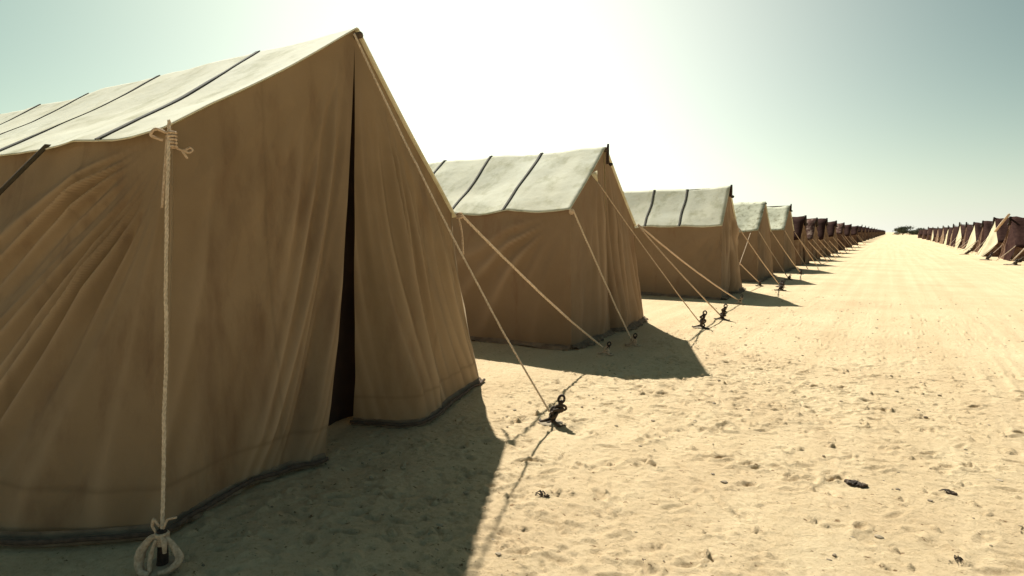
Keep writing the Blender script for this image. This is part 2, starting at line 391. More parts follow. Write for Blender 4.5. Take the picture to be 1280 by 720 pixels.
def fan(anchor, a0, a1, n, l0, l1, amp, w, bend=.0):
    out_ = []
    for i in range(n):
        a_ = R(lerp(a0, a1, (i+_r.uniform(.1, .9))/n)); s0 = _r.uniform(.15, .9); ln = _r.uniform(l0, l1); pts = []
        for t_ in np.linspace(0, 1, 6):
            rr = s0+ln*t_; aa = a_+bend*t_*t_*_r.uniform(.7, 1.3)
            pts.append((anchor[0]+rr*math.sin(aa), anchor[1]-rr*math.cos(aa)))
        out_.append((pts, amp*_r.uniform(.5, 1.3), w*_r.uniform(.6, 1.3), w*_r.uniform(1.4, 3), _r.choice([-1, 1])))
    return out_
PL = (.28, [(1.22, .03, .04), (1.16, .026, .05), (1.10, .020, .040), (1.04, .022, .055), (.985, .02, .050), (.93, .022, .035), (.87, .03, .045), (.79, .035, .03), (.69, .05, .028), (.57, .06, .022), (.44, .07, .020), (.30, .07, .022), (.17, .05, .018)])
PR = (-.24, [(-.18, .02, .035), (-.12, .024, .045), (-.06, .02, .035), (.02, .022, .05), (.10, .026, .055), (.17, .022, .04), (.25, .026, .060), (.33, .024, .04), (.41, .028, .062), (.50, .026, .035), (.58, .030, .050), (.67, .026, .035), (.76, .03, .045), (.84, .028, .030), (.93, .02, .03)])
PS = [(9, 1.6, .03), (15, 1.3, .05), (20, 1.6, .04), (26, 1.5, .065), (31, 1.2, .05), (36, 1.8, .07), (42, 1.5, .05), (47, 1.3, .06), (53, 1.8, .06), (60, 1.6, .04), (67, 2.2, .045), (76, 2., .03)]
def t1_extra(root, roof):
    # knot and loose bow at the left corner, rope loops at its foot are on the stake
    k = np.array((-3.35, 1.88, 2.15))
    mb = MB()
    for i in range(5): mb.tube(loop_path(k+np.array((.03, -.0, -.02-.018*i)), .021, .021, (1, 0, .1), (0, 1, 0), 14), .008, 6)
    mb.tube(smooth_poly([k+(.02, .0, -.08), k+(.035, .03, -.10), k+(.045, .055, -.11), k+(.05, .09, -.085), k+(.05, .105, -.10), k+(.05, .08, -.12), k+(.045, .05, -.105)], 40, 4), .0065, 7)
    mb.tube(smooth_poly([k+(.04, .045, -.105), k+(.05, .06, -.135), k+(.05, .07, -.15)], 16, 3), .0065, 7)
    mb.tube(smooth_poly([k+(.02, -.02, -.02), k+(.0, -.07, .0), k+(-.02, -.09, -.04), k+(.0, -.03, -.06)], 20, 3), .008, 7)
    mb.tube(smooth_poly([k+(.02, -.02, -.05), k+(.03, -.05, -.25), k+(.03, -.07, -.42)], 20, 3), .006, 7)
    mb.build('corner_knot', M['rope'], root)
    k = np.array((-3.62, 4.83, 1.80)); mb = MB()
    for i in range(3): mb.tube(loop_path(k+np.array((.02, 0, -.02-.02*i)), .025, .025, (1, 0, .1), (0, 1, 0), 12), .009, 6)
    mb.tube(smooth_poly([k+(0, 0, -.02), k+(.03, .03, -.2), k+(.02, .06, -.42)], 16, 3), .011, 7)
    mb.build('corner_knot', M['rope'], root)
    # dark seam on the side wall
    P = smooth_poly([(-4.72, 1.86, 2.17), (-4.95, 1.74, 1.95), (-5.25, 1.66, 1.75), (-5.6, 1.5, 1.45)], 20, 3)
    Q = np.stack([P+(-.015, .01, 0), P+(-.012, -.02, 0), P+(.012, -.02, 0), P+(.015, .01, 0)], 1)
    MB().grid(Q).build('wall_strap', M['strap'], root)
GL = 'ridge tents in the left row'
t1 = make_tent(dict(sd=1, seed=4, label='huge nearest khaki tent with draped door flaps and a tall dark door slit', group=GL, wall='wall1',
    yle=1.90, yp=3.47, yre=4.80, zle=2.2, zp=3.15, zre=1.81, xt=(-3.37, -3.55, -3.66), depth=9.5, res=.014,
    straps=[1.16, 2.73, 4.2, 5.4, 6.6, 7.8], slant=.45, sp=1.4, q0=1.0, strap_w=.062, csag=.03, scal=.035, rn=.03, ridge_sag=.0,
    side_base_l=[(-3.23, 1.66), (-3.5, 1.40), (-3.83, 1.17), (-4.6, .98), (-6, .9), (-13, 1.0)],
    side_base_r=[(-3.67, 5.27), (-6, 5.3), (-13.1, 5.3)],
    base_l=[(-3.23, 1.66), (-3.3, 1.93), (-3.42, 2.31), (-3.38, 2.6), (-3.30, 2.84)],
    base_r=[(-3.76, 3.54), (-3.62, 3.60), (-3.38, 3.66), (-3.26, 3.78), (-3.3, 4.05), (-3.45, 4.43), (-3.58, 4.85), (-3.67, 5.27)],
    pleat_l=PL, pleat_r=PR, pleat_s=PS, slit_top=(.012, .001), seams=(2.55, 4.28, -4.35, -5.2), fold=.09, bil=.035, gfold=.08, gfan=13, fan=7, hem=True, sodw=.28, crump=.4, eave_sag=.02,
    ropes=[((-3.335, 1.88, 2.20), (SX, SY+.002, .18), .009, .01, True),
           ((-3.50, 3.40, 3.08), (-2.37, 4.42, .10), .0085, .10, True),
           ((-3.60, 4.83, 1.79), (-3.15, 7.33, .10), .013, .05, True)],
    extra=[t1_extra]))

# ---------------------------------------------------------------- the next four tents of the left row
def t2_extra(root, roof):
    k = np.array((-3.60, 8.02, 2.35))
    MB().add([k+(.02, -.16, .05), k+(.02, .02, .11), k+(.05, -.02, -.05), k+(.04, -.09, -.01), k+(.035, -.07, .05)], [(0, 3, 4), (3, 2, 1, 4), (0, 4, 1)]).build('pale_tab', M['cream'], root, solid=.012)
    for y, z in ((7.33, 1.90),):
        MB().ball((-3.62, y, z-.03), .035, 2, (1, 1, 1.3), .2).build('corner_knot', M['rope'], root)
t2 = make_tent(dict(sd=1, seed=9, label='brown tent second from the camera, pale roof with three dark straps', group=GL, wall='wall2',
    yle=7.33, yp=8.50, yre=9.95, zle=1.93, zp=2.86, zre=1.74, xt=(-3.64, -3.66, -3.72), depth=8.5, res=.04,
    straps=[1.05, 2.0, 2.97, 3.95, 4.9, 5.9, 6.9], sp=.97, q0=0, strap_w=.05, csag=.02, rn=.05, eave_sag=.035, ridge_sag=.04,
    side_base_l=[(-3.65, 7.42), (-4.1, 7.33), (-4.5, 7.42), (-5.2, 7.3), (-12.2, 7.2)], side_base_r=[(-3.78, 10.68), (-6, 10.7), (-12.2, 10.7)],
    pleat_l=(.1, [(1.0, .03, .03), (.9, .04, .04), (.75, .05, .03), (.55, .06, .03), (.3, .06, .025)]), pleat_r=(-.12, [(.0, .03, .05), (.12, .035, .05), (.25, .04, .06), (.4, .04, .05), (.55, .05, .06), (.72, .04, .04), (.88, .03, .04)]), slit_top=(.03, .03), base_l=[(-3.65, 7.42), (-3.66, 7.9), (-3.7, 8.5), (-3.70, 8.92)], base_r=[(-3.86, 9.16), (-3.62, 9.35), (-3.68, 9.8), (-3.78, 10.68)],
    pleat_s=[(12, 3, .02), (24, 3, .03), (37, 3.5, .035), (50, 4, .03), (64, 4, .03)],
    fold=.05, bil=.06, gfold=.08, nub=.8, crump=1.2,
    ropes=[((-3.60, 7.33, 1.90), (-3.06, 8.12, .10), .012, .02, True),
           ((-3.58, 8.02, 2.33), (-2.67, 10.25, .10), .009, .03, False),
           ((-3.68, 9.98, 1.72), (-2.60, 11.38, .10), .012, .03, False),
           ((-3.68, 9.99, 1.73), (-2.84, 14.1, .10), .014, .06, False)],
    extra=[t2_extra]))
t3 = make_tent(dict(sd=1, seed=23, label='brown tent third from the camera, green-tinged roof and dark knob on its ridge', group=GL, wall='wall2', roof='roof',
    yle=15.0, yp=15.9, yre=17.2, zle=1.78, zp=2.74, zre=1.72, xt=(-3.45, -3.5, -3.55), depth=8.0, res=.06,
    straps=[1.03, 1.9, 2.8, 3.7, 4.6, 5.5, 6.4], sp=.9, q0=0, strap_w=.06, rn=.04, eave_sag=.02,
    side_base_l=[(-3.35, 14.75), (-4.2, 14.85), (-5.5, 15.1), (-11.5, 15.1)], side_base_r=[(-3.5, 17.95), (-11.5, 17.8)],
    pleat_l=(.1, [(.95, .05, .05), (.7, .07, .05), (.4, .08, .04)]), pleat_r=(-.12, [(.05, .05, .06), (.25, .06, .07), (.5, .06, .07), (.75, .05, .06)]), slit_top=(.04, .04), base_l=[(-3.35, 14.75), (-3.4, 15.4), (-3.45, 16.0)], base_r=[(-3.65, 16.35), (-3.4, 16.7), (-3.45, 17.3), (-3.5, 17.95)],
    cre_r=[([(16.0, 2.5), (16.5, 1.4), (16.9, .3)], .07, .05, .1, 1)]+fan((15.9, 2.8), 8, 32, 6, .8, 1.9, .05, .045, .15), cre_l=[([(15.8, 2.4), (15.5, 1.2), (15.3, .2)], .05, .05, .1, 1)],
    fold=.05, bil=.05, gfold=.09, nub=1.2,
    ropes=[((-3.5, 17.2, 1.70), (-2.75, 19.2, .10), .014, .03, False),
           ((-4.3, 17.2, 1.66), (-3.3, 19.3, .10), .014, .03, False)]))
GR = 'stakes holding the guy ropes of the left row'
t4 = make_tent(dict(sd=1, seed=31, label='low brown tent fourth from the camera, streaked pale roof beside the third tent', group=GL, wall='wall2', roof='roofstreak',
    yle=21.0, yp=22.2, yre=23.5, zle=1.68, zp=2.62, zre=1.65, xt=(-3.7,)*3, depth=7.5, res=.09,
    straps=[], sp=.8, strap_w=.06, rn=.09, eave_sag=.03, scal=.05,
    side_base_l=[(-3.6, 20.8), (-11.4, 20.8)], side_base_r=[(-3.6, 23.9), (-11.4, 23.9)],
    base_l=[(-3.6, 20.8), (-3.62, 22.1)], base_r=[(-3.7, 22.3), (-3.6, 23.9)], gfold=.12,
    ropes=[((-3.66, 21.0, 1.62), (-2.9, 22.2, .08), .014, .03, False), ((-3.66, 23.5, 1.6), (-2.9, 25.4, .08), .014, .03, False), ((-3.9, 21.0, 1.62), (-4.0, 19.0, .08), .012, .03, False)]))
t5 = make_tent(dict(sd=1, seed=37, label='narrow brown tent fifth from the camera, roof stained in vertical dark streaks', group=GL, wall='wall2', roof='roofstreak',
    yle=26.6, yp=28.0, yre=29.5, zle=1.72, zp=2.74, zre=1.7, xt=(-3.7,)*3, depth=7.0, res=.1,
    straps=[], sp=.8, strap_w=.06, rn=.1, eave_sag=.03, scal=.06, nub=1.2,
    side_base_l=[(-3.6, 26.4), (-11, 26.4)], side_base_r=[(-3.6, 29.9), (-11, 29.9)],
    base_l=[(-3.6, 26.4), (-3.62, 27.9)], base_r=[(-3.7, 28.1), (-3.6, 29.9)], gfold=.12,
    ropes=[((-3.66, 26.6, 1.66), (-2.9, 27.9, .08), .014, .03, False), ((-3.66, 29.5, 1.6), (-2.9, 31.4, .08), .014, .03, False), ((-4.6, 26.6, 1.62), (-4.2, 24.9, .08), .012, .03, False)]))

# ---------------------------------------------------------------- the rest of the left row
ORD = ['sixth', 'seventh', 'eighth', 'ninth', 'tenth', 'eleventh', 'twelfth']
WORD = ['dark cap of canvas on its ridge and pinkish walls', 'pale patch on its dark roof', 'sagging dark roof', 'narrow with dark ridge', 'pale spotted roof', 'dark and squat', 'last before the far dark clump']
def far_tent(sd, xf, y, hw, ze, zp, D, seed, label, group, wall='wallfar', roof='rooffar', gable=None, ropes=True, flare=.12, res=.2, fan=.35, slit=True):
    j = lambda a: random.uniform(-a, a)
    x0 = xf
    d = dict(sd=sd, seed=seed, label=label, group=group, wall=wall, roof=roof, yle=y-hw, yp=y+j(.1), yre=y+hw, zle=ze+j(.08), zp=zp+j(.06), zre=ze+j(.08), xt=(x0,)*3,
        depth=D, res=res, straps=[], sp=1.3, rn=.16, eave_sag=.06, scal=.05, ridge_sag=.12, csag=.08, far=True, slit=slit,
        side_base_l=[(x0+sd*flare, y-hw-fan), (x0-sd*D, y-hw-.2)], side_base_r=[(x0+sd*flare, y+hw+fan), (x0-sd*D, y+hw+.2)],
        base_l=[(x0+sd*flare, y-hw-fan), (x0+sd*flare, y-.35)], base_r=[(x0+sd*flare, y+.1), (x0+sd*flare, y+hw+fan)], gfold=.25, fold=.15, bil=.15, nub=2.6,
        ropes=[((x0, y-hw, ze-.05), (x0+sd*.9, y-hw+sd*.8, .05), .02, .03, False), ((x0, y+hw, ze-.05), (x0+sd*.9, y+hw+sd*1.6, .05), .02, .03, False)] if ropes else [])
    if gable: d['gable'] = gable
    return make_tent(d)
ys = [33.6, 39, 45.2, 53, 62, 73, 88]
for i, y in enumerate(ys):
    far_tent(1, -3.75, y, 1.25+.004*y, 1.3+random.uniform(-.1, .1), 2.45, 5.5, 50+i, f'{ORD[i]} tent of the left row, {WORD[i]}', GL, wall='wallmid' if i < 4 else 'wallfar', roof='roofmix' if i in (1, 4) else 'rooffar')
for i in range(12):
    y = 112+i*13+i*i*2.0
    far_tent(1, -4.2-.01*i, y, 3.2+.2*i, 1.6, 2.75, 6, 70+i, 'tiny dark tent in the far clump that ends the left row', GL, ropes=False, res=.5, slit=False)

# ---------------------------------------------------------------- right row
GRR = 'steep dark tents of the right row'
rl = ['dark maroon tent cut by the right edge, pale pole strip on its front', 'dark tent with a wide cream door flap spread open, second from the right edge',
      'third tent from the right edge, low and dark, close behind the wide cream flap', 'dark tent with two cream door flaps parted, fourth from the right edge', 'fifth tent from the right edge, dark all over',
      'sixth tent from the right edge, dark with one slim pale flap', 'seventh tent from the right edge, dark brown front', 'eighth tent from the right edge, small with a pale strip',
      'ninth tent from the right edge, brown front', 'tenth tent from the right edge, tiny and brown', 'eleventh tent from the right edge, tiny with a pale front',
      'twelfth tent from the right edge, tiny and dark', 'last but one tiny tent of the right row', 'last tiny tent of the right row, nearest the vanishing point']
yr = [45.6, 52.6, 58.8, 65.2, 71.5, 78.5, 86, 94.5, 104, 116, 130, 148, 170, 200]
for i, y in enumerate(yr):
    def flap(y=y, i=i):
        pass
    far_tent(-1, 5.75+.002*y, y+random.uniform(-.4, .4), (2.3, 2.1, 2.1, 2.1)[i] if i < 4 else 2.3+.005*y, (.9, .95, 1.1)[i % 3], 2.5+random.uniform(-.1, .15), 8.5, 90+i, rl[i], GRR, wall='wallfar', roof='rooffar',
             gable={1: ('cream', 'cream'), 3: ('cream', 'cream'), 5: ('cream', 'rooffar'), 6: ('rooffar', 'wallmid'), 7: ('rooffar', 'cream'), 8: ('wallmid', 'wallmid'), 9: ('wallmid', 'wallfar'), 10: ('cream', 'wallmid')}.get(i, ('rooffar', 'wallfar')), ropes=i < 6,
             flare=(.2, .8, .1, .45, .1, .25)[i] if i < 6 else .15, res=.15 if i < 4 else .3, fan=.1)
# pale pole strip on the front of the nearest right tent
r0 = [o for o in COL.objects if o.get('label') == rl[0]][0]
MB().tube([(5.70, 45.55, 2.62), (5.5, 46.6, 2.1), (5.35, 47.6, 1.65)], [.07, .08, .07], 6).build('pale_pole', M['rope'], r0)
MB().tube(rope_path((7.2, 43.9, 2.1), (5.4, 41.0, .1), .05, 10), .035, 6).build('guy_rope', M['rope'], r0)
MB().tube(rope_path((8.2, 43.6, 1.7), (6.8, 41.5, .6), .05, 10), .03, 6).build('guy_rope', M['rope'], r0)

# ---------------------------------------------------------------- stakes
def stake(x, y, h, label, big=1., seed=0, group=None, pale=False):
    t = thing('tent_stake', label, 'tent stake', (x, y, 0), group); rs = np.random.RandomState(seed+100)
    c = np.array((x, y, 0.)); lean = np.array((rs.uniform(.05, .12), rs.uniform(-.06, .06), 0))*big
    top = c+lean*h/.25+(0, 0, h)
    mb = MB().tube(smooth_poly([c-lean*.3-(0, 0, .05), c+(0, 0, .02), c+(top-c)*.5, top], 12, 2), np.linspace(.018, .015, 12)*big, 8)
    mb.ball(top, .02*big, 1, (1, 1, .7)); mb.build('pin', M['iron'], t)
    rg = MB().tube(loop_path(top+(0, 0, .018*big), .020*big, .024*big, (.9, .4, 0), (0, .3, 1), 20), .008*big, 8); rg.build('ring', M['iron'], t)
    k = MB()
    for i in range(11):
        f = .08+.8*i/11; cc = c+(top-c)*f+rs.uniform(-.02, .02, 3)*big
        U = rs.normal(0, 1, 3); U[2] *= .4; U /= np.linalg.norm(U); V = np.cross(U, rs.normal(0, 1, 3)); V /= np.linalg.norm(V)
        k.tube(loop_path(cc, .026*big, .022*big*rs.uniform(.7, 1.3), U, V, 16), .009*big, 6)
    k.tube(smooth_poly([c+(0, 0, .05), c+(.06*big, -.05*big, .03), c+(.08*big, -.05*big, .012), c+(.11*big, -.02, .012)], 20, 3), .009*big, 6)
    k.tube(smooth_poly([c+(0, 0, .05), c+(-.06*big, -.04*big, .02), c+(-.1*big, .02*big, .012)], 20, 3), .009*big, 6)
    k.build('knotted_rope', M['rope'] if pale else M['twig'], t)
    d = MB()
    d.ball((x, y, 0), .075*big, 3, (1.2, 1, .3), .25)
    d.build('packed_clod', M['stone'], t)
    return t
# the nearest stake: a dark peg with two pale rope loops
S0 = thing('tent_stake', 'dark peg with two pale rope loops, holding the upright rope at bottom left', 'tent stake', (SX, SY, 0), GR)
c = np.array((SX, SY, 0.))
U = np.array((.85, .53, 0.)); Fw = np.array((-.53, .85, 0.))
MB().tube(smooth_poly([c-Fw*.02+(0, 0, -.06), c+(0, 0, .06), c+(.004, .0, .17)], 10, 2), np.linspace(.030, .020, 10), 10).ball(c+(0, 0, .175), .024, 2, (1, 1, .6), .1).build('pin', M['iron'], S0)
mb = MB()
for i in range(5): mb.tube(loop_path(c+np.array((0, 0, .165-.012*i)), .027, .024, U, Fw, 16), .0075, 7)
def petal(pts, r0, r1): mb.tube(smooth_poly([c+U*a_-Fw*b_+(0, 0, z_) for a_, b_, z_ in pts], 44, 5), np.interp(np.linspace(0, 1, 44), [0, .5, 1], [r0, r1, r0]), 9)
petal([(-.01, .01, .16), (-.04, .02, .155), (-.078, .04, .10), (-.082, .06, .05), (-.06, .08, .015), (-.02, .09, .012)], .012, .024)
petal([(-.01, .03, .15), (-.025, .045, .10), (-.03, .06, .05), (-.02, .08, .015)], .008, .012)
petal([(.01, .02, .16), (.03, .035, .14), (.035, .045, .09)], .009, .013)
petal([(.02, .01, .155), (.06, .02, .12), (.105, .04, .07), (.10, .055, .045), (.06, .07, .018), (.02, .08,   .012)], .010, .019)
petal([(-.02, .0, .16), (-.045, .0, .20), (-.035, .0, .24), (-.01, .0, .20)], .006, .007)
petal([(0, 0, .17), (.03, .0, .235), (.075, .0, .245)], .005, .006)
mb.build('rope_loop', M['rope'], S0)
MB().ball(c, .085, 3, (1.2, 1, .25), .25).build('packed_clod', M['stone'], S0)

stake(-2.35, 4.42, .20, 'dark ringed stake on sunlit sand holding the rope from the nearest tent peak', 1.25, 1, GR)
stake(-3.13, 7.37, .12, 'pale knotted stake before the second tent, the left one of two in its shadow', 1.1, 2, GR, True)
stake(-3.05, 8.15, .13, 'stake standing in the second tent shadow just in front of its corner', 1.15, 3, GR, True)
stake(-2.66, 10.27, .24, 'tall dark tangled stake on sand right of the second tent shadow tip', 1.4, 4, GR)
stake(-2.58, 11.42, .24, 'curved dark stake on open sand between the second and third tents', 1.35, 5, GR)
stake(-2.82, 14.15, .16, 'pale knotted stake at the front of the third tent on its shadow', 1.2, 6, GR, True)
stake(-3.3, 19.3, .12, 'tiny stake close to the wall between the third and fourth tents', 1.1, 16, GR)
stake(-2.55, 18.05, .24, 'dark bushy stake beyond the third tent shadow tip', 1.5, 7, GR)
stake(-2.72, 19.25, .16, 'small dark stake between the third and fourth tents', 1.2, 8, GR)
stake(-2.9, 22.25, .14, 'tiny stake below the front corner of the fourth tent', 1.2, 9, GR)
stake(-2.9, 25.4, .14, 'tiny stake between the fourth and fifth tents', 1.2, 10, GR)
GS = 'dark stakes along the right row'
stake(5.0, 38.0, .5, 'thick dark stake at the right edge of the photo before the maroon tent', 3.0, 11, GS)
stake(4.6, 44.0, .35, 'dark stake in front of the wide cream door flap', 2.6, 12, GS)
stake(4.4, 54.0, .35, 'small dark stake beside the road before the parted cream flaps', 2.6, 13, GS)

# ---------------------------------------------------------------- ground
def axis(lo, f0, f1, hi, st, g=1.12):
    mid = list(np.arange(f0, f1, st)); a = []; s = st; x = f0
    while x > lo: s *= g; x -= s; a.append(x)
    b = []; s = st; x = mid[-1]
    while x < hi: s *= g; x += s; b.append(x)
    return np.array(a[::-1]+mid+b)
xs = axis(-2500, -3.9, 4.2, 2500, .0135, 1.06); ysg = axis(-60, 1.1, 8.0, 4000, .0135, 1.025)
X, Y = np.meshgrid(xs, ysg, indexing='ij')
road = np.exp(-((X-2.2)/1.9)**4)                       # beaten track runs along the rows
open_ = np.clip((X+4.2)/1.2, 0, 1)
fd = np.clip((24-Y)/10, 0, 1)*np.clip((14-np.abs(X))/6, 0, 1)
Z = .018*fbm(X*.55, Y*.55, 1, 3)
Z += .016*fbm(X*2.3, Y*2.3, 2, 2)*(1-.6*road)*open_*fd
fine = np.clip((13-Y)/5, 0, 1)*fd
rough = np.clip(.55+1.6*fbm(X*.8, Y*.8, 77, 3), .1, 1)*(1-.75*road)      # trampled patches
c1 = fbm(X*11+.6*fbm(X*4, Y*4, 9), Y*15, 41, 3); c2 = fbm(X*24, Y*30, 43, 2)
Z += .032*np.clip(c1-.24, 0, .25)*fine*rough*open_*2
Z -= .030*np.clip(-c1-.24, 0, .25)*fine*rough*open_*2
Z += .006*c2*fine*(1-.5*road)
Z += .010*fbm(X*7+fbm(X, Y, 8)*2, Y*.25, 6, 3)*np.clip((X-.2)/1.5, 0, 1)*fd
for xr, ww in ((.95, .07), (1.15, .05), (2.45, .08), (2.7, .05), (3.6, .08)):
    xc = xr+.18*vnoise(Y*.22, Y*0+xr*3, 60)+.04*vnoise(Y*1.2, Y*0, 61)
    dd = (X-xc)/ww
    Z += fine*(-.010*np.exp(-dd**4)+.007*np.exp(-(np.abs(dd)-1.5)**2*4))*(.6+.8*vnoise(X*2, Y*1.3, 62))
# footprints, scuffs and small heaps
ix0, iy0 = np.searchsorted(xs, [-4.3, 5.1]), np.searchsorted(ysg, [1., 12.3])
def stamp(cx, cy, ang, a, b, depth):
    m = max(a, b)*3
    i0, i1 = np.searchsorted(xs, [cx-m, cx+m]); j0, j1 = np.searchsorted(ysg, [cy-m, cy+m])
    if i1-i0 < 2 or j1-j0 < 2: return
    dx = X[i0:i1, j0:j1]-cx; dy = Y[i0:i1, j0:j1]-cy
    u = (dx*math.cos(ang)+dy*math.sin(ang))/a; v = (-dx*math.sin(ang)+dy*math.cos(ang))/b
    r2 = u*u+v*v
    Z[i0:i1, j0:j1] += depth*(-np.exp(-r2*1.1)+.55*np.exp(-(np.sqrt(r2)-1.55)**2*5))
rs = np.random.RandomState(5)
for k in range(1500):
    cx, cy = rs.uniform(-3.2, 5), rs.uniform(1.2, 16); wgt = math.exp(-((cx-2.6)/1.5)**4)
    if rs.rand() < wgt*.7: continue
    stamp(cx, cy, rs.uniform(0, 3.14), rs.uniform(.03, .09), rs.uniform(.015, .035), rs.uniform(.005, .016))
for k in range(260):                                   # crisp heel marks
    cx, cy = rs.uniform(-2.8, 3.5), rs.uniform(1.6, 9)
    stamp(cx, cy, rs.normal(.3, .5), rs.uniform(.04, .08), .026, rs.uniform(.012, .026))
for k in range(1500):
    cx, cy = rs.uniform(-3.0, 5), rs.uniform(1.4, 13)
    stamp(cx, cy, rs.uniform(0, 3.14), rs.uniform(.012, .04), rs.uniform(.010, .018), -rs.uniform(.008, .026))
for (x0, y0), (x1, y1) in (((-2.2, 6.6), (1.3, 2.2)), ((-1.9, 3.2), (.4, 9.5)), ((3.2, 2.4), (-1.8, 8.2)), ((1.6, 1.6), (3.4, 9))):   # trails of boot prints
    L_ = math.hypot(x1-x0, y1-y0); a_ = math.atan2(y1-y0, x1-x0); n_ = int(L_/.62)
    for k in range(n_):
        t_ = (k+rs.uniform(-.1, .1))/n_; sd_ = .11*(-1)**k; px = lerp(x0, x1, t_)-math.sin(a_)*sd_+rs.normal(0, .03); py = lerp(y0, y1, t_)+math.cos(a_)*sd_+rs.normal(0, .03); aa = a_+rs.normal(0, .15)
        stamp(px+.055*math.cos(aa), py+.055*math.sin(aa), aa, .085, .047, .013); stamp(px-.10*math.cos(aa), py-.10*math.sin(aa), aa, .042, .036, .016)
far = np.clip((Y-60)/300, 0, 1); Z += far*.6*fbm(X*.012, Y*.012, 30, 2)*np.clip(np.abs(X-1)/30, 0, 1)
Z -= Z[(np.abs(X) < 4) & (Y > 2) & (Y < 12)].mean()
m, nt, out = new_mat('sand'); L = nt.links.new
tc = N(nt, 'ShaderNodeTexCoord')
n1 = N(nt, 'ShaderNodeTexNoise'); n1.inputs['Scale'].default_value = .55; n1.inputs['Detail'].default_value = 8; n1.inputs['Roughness'].default_value = .6; L(tc.outputs['Object'], n1.inputs['Vector'])
r1 = ramp(nt, n1.outputs['Fac'], [(.3, (.62, .455, .28)), (.5, (.68, .515, .32)), (.7, (.72, .56, .355))])
mpp = N(nt, 'ShaderNodeMapping'); mpp.inputs['Scale'].default_value = (2.6, .045, 1); L(tc.outputs['Object'], mpp.inputs[0])
n5 = N(nt, 'ShaderNodeTexNoise'); n5.inputs['Scale'].default_value = 1.4; n5.inputs['Detail'].default_value = 5; L(mpp.outputs[0], n5.inputs['Vector'])
r5 = ramp(nt, n5.outputs['Fac'], [(.4, (.88, .84, .80)), (.65, (1.06, 1.06, 1.06))])
mxr = N(nt, 'ShaderNodeMix', data_type='RGBA', blend_type='MULTIPLY'); mxr.inputs[0].default_value = .5; L(r1.outputs[0], mxr.inputs[6]); L(r5.outputs[0], mxr.inputs[7])
n2 = N(nt, 'ShaderNodeTexNoise'); n2.inputs['Scale'].default_value = 34; n2.inputs['Detail'].default_value = 7; n2.inputs['Roughness'].default_value = .75; L(tc.outputs['Object'], n2.inputs['Vector'])
r2 = ramp(nt, n2.outputs['Fac'], [(.36, (.72, .66, .58)), (.5, (1, 1, 1))])
mx2 = N(nt, 'ShaderNodeMix', data_type='RGBA', blend_type='MULTIPLY'); mx2.inputs[0].default_value = .55; L(mxr.outputs[2], mx2.inputs[6]); L(r2.outputs[0], mx2.inputs[7])
vo = N(nt, 'ShaderNodeTexNoise'); vo.inputs['Scale'].default_value = 13; vo.inputs['Detail'].default_value = 9; vo.inputs['Roughness'].default_value = .8; L(tc.outputs['Object'], vo.inputs['Vector'])
ms_ = N(nt, 'ShaderNodeMapping'); ms_.inputs['Scale'].default_value = (1, 1.5, 1); ms_.inputs['Rotation'].default_value = (0, 0, -.5); L(tc.outputs['Object'], ms_.inputs[0])
n7 = N(nt, 'ShaderNodeTexNoise'); n7.inputs['Scale'].default_value = 17; n7.inputs['Detail'].default_value = 5; n7.inputs['Roughness'].default_value = .65; L(ms_.outputs[0], n7.inputs['Vector'])
r7 = ramp(nt, n7.outputs['Fac'], [(.325, (.30, .22, .16)), (.375, (1, 1, 1))])
mx7 = N(nt, 'ShaderNodeMix', data_type='RGBA', blend_type='MULTIPLY'); mx7.inputs[0].default_value = .9; L(mx2.outputs[2], mx7.inputs[6]); L(r7.outputs[0], mx7.inputs[7]); mx2 = mx7
bs = N(nt, 'ShaderNodeBsdfPrincipled'); bs.inputs['Roughness'].default_value = .95; bs.inputs['Specular IOR Level'].default_value = .1; L(mx2.outputs[2], bs.inputs['Base Color'])
b1 = N(nt, 'ShaderNodeBump'); b1.inputs['Distance'].default_value = .055; b1.inputs['Strength'].default_value = .75; L(vo.outputs['Fac'], b1.inputs['Height'])
n6 = N(nt, 'ShaderNodeTexNoise'); n6.inputs['Scale'].default_value = 90; n6.inputs['Detail'].default_value = 4; L(tc.outputs['Object'], n6.inputs['Vector'])
b2 = N(nt, 'ShaderNodeBump'); b2.inputs['Distance'].default_value = .004; b2.inputs['Strength'].default_value = .6; L(n6.outputs['Fac'], b2.inputs['Height']); L(b1.outputs[0], b2.inputs['Normal'])
L(b2.outputs[0], bs.inputs['Normal']); L(bs.outputs[0], out.inputs[0])
a, b = X.shape
me = bpy.data.meshes.new('ground'); V = np.stack([X, Y, Z], -1).reshape(-1, 3)
idx = np.arange(a*b).reshape(a, b); q = np.stack([idx[:-1, :-1], idx[1:, :-1], idx[1:, 1:], idx[:-1, 1:]], -1).reshape(-1, 4)
me.vertices.add(len(V)); me.vertices.foreach_set('co', V.ravel()); me.loops.add(q.size); me.loops.foreach_set('vertex_index', q.ravel().astype(np.int32))
me.polygons.add(len(q)); me.polygons.foreach_set('loop_start', (np.arange(len(q))*4).astype(np.int32)); me.polygons.foreach_set('loop_total', np.full(len(q), 4, np.int32))
me.update(calc_edges=True); me.validate(); me.polygons.foreach_set('use_smooth', [True]*len(me.polygons)); me.materials.append(m)
g = bpy.data.objects.new('ground', me); COL.objects.link(g); g['kind'] = 'structure'
def gz(x, y):
    i = min(max(np.searchsorted(xs, x), 0), a-1); j = min(max(np.searchsorted(ysg, y), 0), b-1); return float(Z[i, j])

